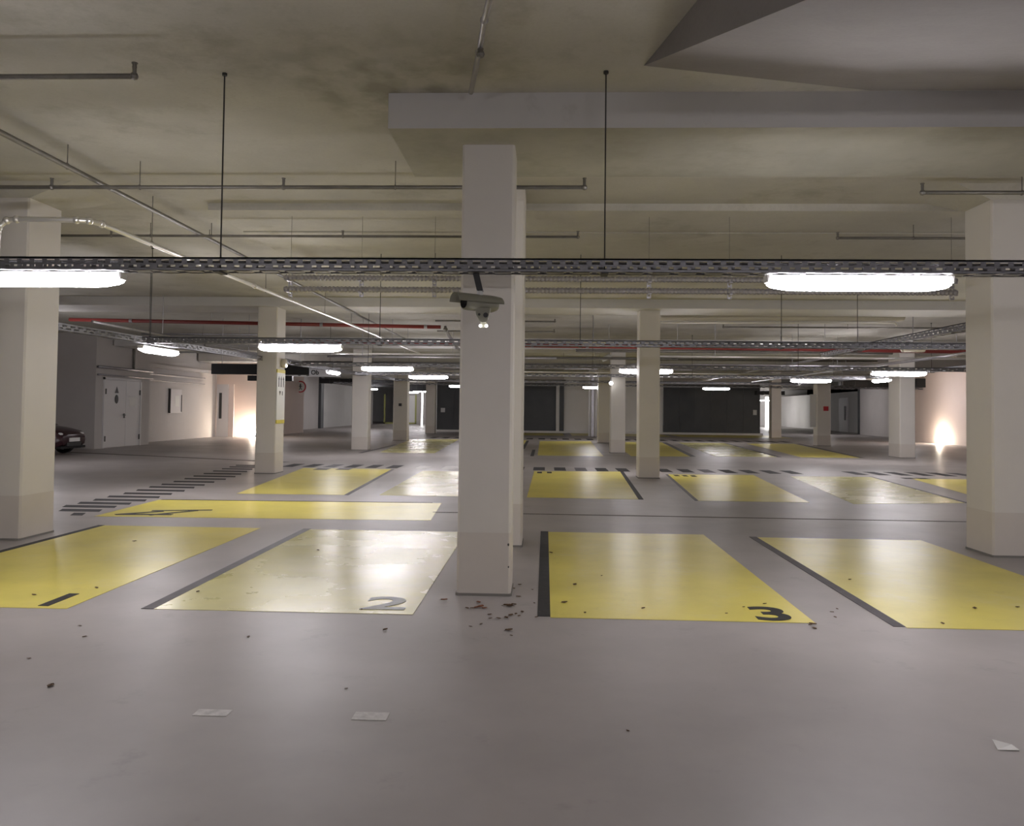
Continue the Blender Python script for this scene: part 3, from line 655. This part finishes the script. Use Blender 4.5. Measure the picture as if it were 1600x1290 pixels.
# ---------------------------------------------------------------- hanging signs
def hsign(label, x0, x1, z0, z1, y, m='sign', d=.16, name='hanging_sign', top=CZ):
    t = thing(name, label, 'sign', ((x0+x1)/2, y, z0)); w = (x1-x0)/2
    MB().box(-w, w, 0, d, 0, z1-z0).build('panel', m, t, bevel=.01)
    for s in (-.8, .8): MB().tube([(s*w, d/2, z1-z0), (s*w, d/2, top-z0)], .012, 6).build('hanger_rod', 'galv', t)
    return t
hsign('long black hanging sign box behind the arrow board column', -9.88, -6.95, 2.545, 2.855, 24)
hsign('lower black sign box hung beneath the long one', -8.9, -7.55, 2.37, 2.53, 24.3, top=2.545)
t = hsign('grey hanging exit sign with dark lettering, partly hidden by the black sign', -9.9, -7.55, 2.72, 3.06, 30, 'housing', .08)
tx = text_mb('Ausgang Ob', .23, .01); tx.xf(Matrix.Translation((-.16, -.008, .15)) @ Matrix.Rotation(PI/2, 4, 'X'))
tx.build('lettering', 'dark', t)
# black ducts and boxes far away
def duct(label, x0, x1, y0, y1, z0, z1, m='sign'):
    t = thing('air_duct', label, 'duct', ((x0+x1)/2, (y0+y1)/2, z0)); a, b = (x1-x0)/2, (y1-y0)/2
    MB().box(-a, a, -b, b, 0, z1-z0).build('casing', m, t, bevel=.02)
    fl_ = MB()
    for i in range(5):
        u = -b+2*b*i/4
        if b > a: fl_.box(-a-.02, a+.02, u-.02, u+.02, -.02, z1-z0+.02)
    if b <= a:
        for i in range(5):
            u = -a+2*a*i/4; fl_.box(u-.02, u+.02, -b-.02, b+.02, -.02, z1-z0+.02)
    fl_.build('flange', 'dark', t)
    MB().tube([(0, 0, z1-z0), (0, 0, CZ-z0)], .02, 6).build('hanger', 'galv', t)
duct('black duct box above the long white wall, far left', -16.6, -13.6, 60, 60.6, 3.36, 3.72)
duct('black duct between the two left far columns', -13.4, -10.9, 62, 62.6, 3.2, 3.72)
duct('dark lattice duct left of the dark gate', -10.2, -8.6, 60, 60.5, 2.86, 3.35)
duct('black duct above the white wall at the right', 18.0, 21.3, 51, 51.5, 3.2, 3.62)
duct('short black duct left of the fourth right column', 14.2, 16.0, 56, 56.6, 2.78, 3.02)
duct('dark duct strip between the right columns', 17.2, 18.4, 50, 50.5, 3.02, 3.25)
tag(MB().box(20.9, 21.4, 47.4, 47.8, 3.1, 3.6).build('junction_box', 'sign'), 'black box at the top corner of the warm pink wall', 'box')

# ---------------------------------------------------------------- arrow board on the column
t = thing('arrow_board', 'tall white arrow board with yellow ends on the side of a column', 'sign', (-6.436, 19.8, 1.2))
MB().box(0, .02, -.3, .3, .08, 1.22).build('board', 'white', t)
for z in (0, 1.22): MB().box(0, .022, -.3, .3, z, z+.085).build('yellow_band', 'signyellow', t)
ab = MB()
for y in (-.17, 0, .17): ab.box(.02, .025, y-.025, y+.025, .88, 1.08).add([(.021, y-.05, 1.06), (.021, y+.05, 1.06), (.021, y, 1.14), (.026, y-.05, 1.06), (.026, y+.05, 1.06), (.026, y, 1.14)], [(0, 2, 1), (3, 4, 5), (0, 1, 4, 3), (1, 2, 5, 4), (2, 0, 3, 5)])
ab.build('arrows', 'dark', t)
MB().add([(.021+d_, y, z) for d_ in (0, .005) for y, z in ((-.14, .78), (-.02, .78), (-.08, .68))], [(0, 2, 1), (3, 4, 5), (0, 1, 4, 3), (1, 2, 5, 4), (2, 0, 3, 5)]).box(.02, .025, .08, .12, .68, .78).build('symbol', 'dark', t)
t = thing('wall_lamp', 'small round lamp box above the arrow board', 'lamp', (-6.436, 19.9, 2.66))
MB().tube([(0, 0, 0), (.1, 0, 0)], .11, 14).build('body', 'cream', t, smooth=True)
MB().ball((.1, 0, -.06), .035, 10).build('bulb', 'dot', t, smooth=True)

# no pedestrian sign
t = thing('round_traffic_sign', 'round white sign with red rim and a walking figure on the warm lit wall', 'sign', (-15.2, 50.6, 2.86))
MB().tube([(0, 0, 0), (.03, 0, 0)], .36, 24).xf(Matrix.Rotation(-.9, 4, 'Z')).build('disc', 'white', t)
rg = MB(); n = 28; vs = []
for i in range(n):
    a = 2*PI*i/n
    for r_, x_ in ((.37, .03), (.29, .03), (.29, .045), (.37, .045)): vs.append((x_, math.cos(a)*r_, math.sin(a)*r_))
rg.add(vs, [(i*4+k_, i*4+(k_+1) % 4, ((i+1) % n)*4+(k_+1) % 4, ((i+1) % n)*4+k_) for i in range(n) for k_ in range(4)]).xf(Matrix.Rotation(-.9, 4, 'Z')).build('red_rim', 'signred', t)
fg = MB().ball((.045, 0, .15), (.01, .045, .045), 8).tube([(.045, 0, .1), (.045, 0, -.04)], .04, 6).tube([(.045, 0, -.04), (.045, .09, -.2)], .02, 6).tube([(.045, 0, -.04), (.045, -.07, -.2)], .02, 6).tube([(.045, 0, .08), (.045, .11, 0)], .016, 6).tube([(.045, 0, .08), (.045, -.1, .0)], .016, 6)
fg.xf(Matrix.Rotation(-.9, 4, 'Z')).build('walking_figure', 'dark', t)

# small column boxes
tag(MB().box(-7.22, -7.08, 40.42, 40.5, 1.7, 1.84).build('push_button_box', 'dark'), 'small dark box on the fourth row column at left', 'box')
tag(MB().box(13.5, 13.72, 40.64, 40.7, 1.7, 1.92).build('fire_sign', 'signred'), 'small red sign on the fourth row column at right', 'sign')
tag(MB().box(12.93, 13.2, 40.9, 41.0, .9, 2.5).build('cable_box', 'housing'), 'grey upright cable box on the left side of the fourth row right column', 'box')

# ---------------------------------------------------------------- left wall objects
t = thing('door_1', 'white double door with triangle and oval signs in the projecting wall block', 'door', (-16.25, 31.12, 0)); t['kind'] = 'structure'
MB().box(-.02, .05, -1.42, -1.34, 0, 2.62).box(-.02, .05, 1.34, 1.42, 0, 2.62).box(-.02, .05, -1.42, 1.42, 2.54, 2.62).build('door_frame', 'doorp', t)
for y0, y1 in ((-1.33, .19), (.205, 1.33)):
    MB().box(-.01, .035, y0, y1, .02, 2.53).build('door_leaf', 'doorp', t, bevel=.004)
for y in (-1.3, 1.28):
    for z in (.35, 2.1): MB().box(.03, .06, y-.04, y+.04, z-.1, z+.1).build('hinge', 'dark', t)
hb = MB().box(.035, .05, .03, .13, 1.1, 1.28).tube([(.05, .08, 1.22), (.1, .08, 1.22), (.1, -.1, 1.22)], .014, 8); hb.build('handle', 'dark', t)
MB().add([(.037+d_, y, z) for d_ in (0, .006) for y, z in ((-.64, 2.05), (-.36, 2.05), (-.5, 2.3))], [(0, 2, 1), (3, 4, 5), (0, 1, 4, 3), (1, 2, 5, 4), (2, 0, 3, 5)]).build('triangle_sign', 'edge', t)
MB().ball((.037, -.5, 1.82), (.01, .14, .17), 16).build('oval_sign', 'dark', t)
MB().box(.036, .04, .45, 1.0, 1.55, 1.95).build('notice', 'wallwhite', t)
# wall boards
t = thing('notice_board', 'shallow white board with dark left edge on the wall right of the double door', 'board', (-17.295, 37.9, 1.26))
MB().box(0, .06, -.6, .6, 0, 1.1).build('board', 'doorp', t)
MB().box(0, .08, -.64, -.57, 0, 1.12).box(0, .08, .55, .6, .05, .85).build('edge_strip', 'dark', t)
MB().box(.06, .065, -.1, .35, .3, .8).build('paper_sheet', 'white', t)
t = thing('wall_panel', 'narrow white panel with a tall dark slot beside the warm lit wall', 'panel', (-16.75, 42.8, 0))
MB().box(-.5, .12, -.1, 0, 0, 2.75).build('panel', 'doorp', t)
MB().box(-.36, -.22, -.115, -.1, .95, 2.3).build('slot', 'dark', t)
MB().box(.12, .4, -.06, 0, 0, 2.75).build('side_strip', 'wallwarm', t)
for nm, z, r in (('upper thick', 2.98, .05), ('lower thin', 2.70, .03)):
    pipe(nm+' pipe fixed along the left wall over the double door', [(-16.17, 29.2, z), (-16.17, 33.36, z), (-17.2, 33.45, z), (-17.2, 41.0, z)], r, 'galv', 'wall_pipe')
pipe('upright pipe on the projecting block over the double door', [(-16.18, 31.8, 2.98), (-16.18, 31.8, 4.14)], .05, 'pipe', 'wall_pipe')
pipe('pipe along the recessed wall above the parked car', [(-20.9, 10, 2.95), (-20.9, 29.0, 2.95)], .05, 'galv', 'wall_pipe')
struct('trim_4', MB().box(-17.3, -16.9, 33.32, 42.7, 3.25, 3.4), 'wall', 'ledge under the ceiling on the left wall')

# ---------------------------------------------------------------- car (front end shows past the big left column)
t = thing('car', 'dark red car, only its front end showing past the big left column', 'car', (-17.2, 25.9, 0))
# stations along X from tail to nose : x, half width, z bottom, z belt, z top of body
st = [(-2.15, .70, .42, .85), (-2.0, .82, .28, .93), (-1.4, .88, .24, .95), (0, .90, .22, .93), (1.0, .90, .22, .90), (1.6, .87, .22, .82), (1.95, .80, .24, .74), (2.13, .66, .34, .60)]
mb = MB(); vs = []
for x, w, zb_, zt in st:
    for y, z in ((-w*.92, zb_), (-w, zb_+.12), (-w, (zb_+zt)/2+.05), (-w*.93, zt), (-w*.5, zt+.05), (0, zt+.065), (w*.5, zt+.05), (w*.93, zt), (w, (zb_+zt)/2+.05), (w, zb_+.12), (w*.92, zb_)):
        vs.append((x, y, z))
n = 11
mb.add(vs, [(i*n+j, i*n+(j+1) % n, (i+1)*n+(j+1) % n, (i+1)*n+j) for i in range(len(st)-1) for j in range(n)]+[tuple(range(n))[::-1], tuple(range((len(st)-1)*n, len(st)*n))])
mb.build('body', 'car', t, smooth=True, bevel=.01)
cb = [(-1.75, .62, .98, .98), (-1.25, .66, .96, 1.36), (-.3, .68, .95, 1.45), (.4, .66, .93, 1.40), (1.15, .64, .92, .94)]
mb = MB(); vs = []
for x, w, z0_, z1_ in cb:
    for y, z in ((-w-.12, z0_), (-w, z1_-.02), (-w*.6, z1_+.02), (w*.6, z1_+.02), (w, z1_-.02), (w+.12, z0_)): vs.append((x, y, z))
mb.add(vs, [(i*6+j, i*6+(j+1) % 6, (i+1)*6+(j+1) % 6, (i+1)*6+j) for i in range(4) for j in range(6)]+[(5, 4, 3, 2, 1, 0), (24, 25, 26, 27, 28, 29)])
mb.build('windows', 'glassdark', t, smooth=True)
MB().box(-1.0, .3, -.62, .62, 1.40, 1.475).build('roof', 'car', t, bevel=.03)
for x in (-1.35, 1.35):
    for y in (-.86, .70):
        w = MB().tube([(x, y, .31), (x, y+.16, .31)], .31, 20).build('wheel', 'tyre', t)
        MB().tube([(x, y-.01, .31), (x, y+.17, .31)], .19, 12).build('rim', 'galv', w)
MB().box(2.10, 2.17, -.27, .27, .42, .54).build('number_plate', 'white', t)
MB().box(2.06, 2.145, -.4, .4, .28, .40).build('grille', 'dark', t)
for y in (-.58, .58): MB().ball((1.98, y, .66), (.12, .13, .06), 10).build('headlight', 'housing', t, smooth=True)
MB().box(1.9, 2.12, -.7, .7, .2, .28).build('bumper', 'tyre', t, bevel=.02)

# ---------------------------------------------------------------- floor level bright lamps
for x, y, l in ((-15.45, 43.2, 'bright warm floor lamp at the foot of the warm wall at left'), (21.2, 45.4, 'bright warm floor lamp at the foot of the warm wall at right')):
    t = thing('floor_lamp', l, 'lamp', (x, y, 0))
    MB().box(-.12, .12, -.08, .08, 0, .1).build('base', 'housing', t)
    MB().ball((0, 0, .22), (.13, .13, .13), 12).build('bulb', 'warmlamp', t, smooth=True)

# ---------------------------------------------------------------- far gates
def gate(label, x0, x1, ribs, plate=None, y=57.95):
    t = thing('sliding_gate', label, 'gate', ((x0+x1)/2, y, 0)); w = (x1-x0)/2
    MB().box(-w, w, 0, .12, .13, 3.42).build('gate_leaf', 'gate', t)
    rb = MB()
    for i in range(ribs+1):
        u = -w+2*w*i/ribs; rb.box(u-.03, u+.03, -.03, 0, .13, 3.42)
    rb.build('ribs', 'gate', t)
    MB().box(-w, w, -.1, .0, 3.36, 3.45).build('rail', 'dark', t)
    if plate: MB().box(plate[0]-(x0+x1)/2, plate[1]-(x0+x1)/2, -.05, -.03, plate[2], plate[3]).build('plate', 'housing', t)
gate('anthracite gate left of the centre column with a small plate', -7.6, -3.0, 4, (-7.35, -7.05, 1.35, 1.65))
gate('anthracite gate directly behind the centre column', -2.9, .72, 4, None)
gate('wide anthracite gate right of the right-centre column with a small plate', 8.25, 14.85, 6, (14.4, 14.65, 1.4, 1.75))
tag(MB().box(.76, .98, 57.75, 57.9, .13, 3.35).build('downpipe', 'wallwhite'), 'white upright strip at the right end of the middle gate', 'pipe')
struct('wall_gate_post', MB().box(.99, 1.3, 57.7, 58.4, .13, 3.45), 'gate', 'dark post beside the middle gate')
for x, l in ((2.70, 'left upright zinc pipe coloured white for lamp glare on the far white column'), (3.12, 'right upright zinc pipe coloured white for lamp glare on the far white column')):
    tag(MB().tube([(x, 50.9, 0), (x, 50.9, CZ)], .06, 10).build('upright_pipe', 'wallwhite', smooth=True), l, 'pipe')  # white instead of zinc, the lamp glare sits in the colour
# slotted riser between the pipes
tag(MB().box(2.83, 2.99, 50.9, 50.98, 0, CZ).build('cable_riser', 'galv'), 'slotted cable riser between the two upright pipes', 'cable riser')
# dark edge of white wall left, lobby frame
t = thing('door_2', 'yellow green door frame in the far left lobby', 'door', (-14.3, 83.9, 0)); t['kind'] = 'structure'
MB().box(-2.2, -2.05, -.05, .1, 0, 3.0).box(1.0, 1.15, -.05, .1, 0, 3.0).box(-2.2, 1.15, -.05, .1, 0, .15).build('door_frame', 'frame', t)
MB().box(-.2, 1.0, 0, .08, .15, 2.9).build('door_leaf', 'wallwhite', t)
struct('wall_left_pier', MB().box(-18, -17.0, 62.0, 62.8, 0, CZ), 'gate', 'dark narrow pier between the grey and white left walls')
struct('wall_right_pier', MB().box(23.8, 24.6, 63.0, 64.0, 0, CZ), 'gate', 'dark narrow pier between the right walls')
t = thing('door_3', 'pale door with dark slot in the white wall at far right', 'door', (25.9, 72, 0)); t['kind'] = 'structure'
MB().box(-.35, -.1, -1.0, 1.0, 0, 2.9).build('door_leaf', 'doorp', t)
MB().box(-.38, -.35, -.6, -.3, 1.0, 2.2).build('slot', 'dark', t)
tag(MB().box(23.2, 23.5, 88, 88.2, 0, 3.2).build('glow_strip', 'dot'), 'lit upright door edge, given its own glow, in the gap right of the dark gate', 'lamp')  # lit edge of the opening imitated by a glowing box, no lamp
tag(MB().box(-11.45, -11.33, 76, 76.1, 0, 3.1).build('glow_strip', 'dot'), 'thin bright upright strip right of the fourth row left column', 'lamp')  # bright sliver made as a box with its own glow

# ---------------------------------------------------------------- world and view
w = bpy.data.worlds.new('world'); S.world = w; w.use_nodes = True
w.node_tree.nodes['Background'].inputs['Color'].default_value = (.5, .5, .5, 1); w.node_tree.nodes['Background'].inputs['Strength'].default_value = .0
vs_ = S.view_settings
vs_.view_transform = 'Standard'; vs_.look = 'None'; vs_.gamma = 1; vs_.use_curve_mapping = False; vs_.exposure = 2.2
S.cycles.use_denoising = True
S.cycles.max_bounces = 10; S.cycles.diffuse_bounces = 7; S.cycles.glossy_bounces = 4
S.cycles.sample_clamp_indirect = 6
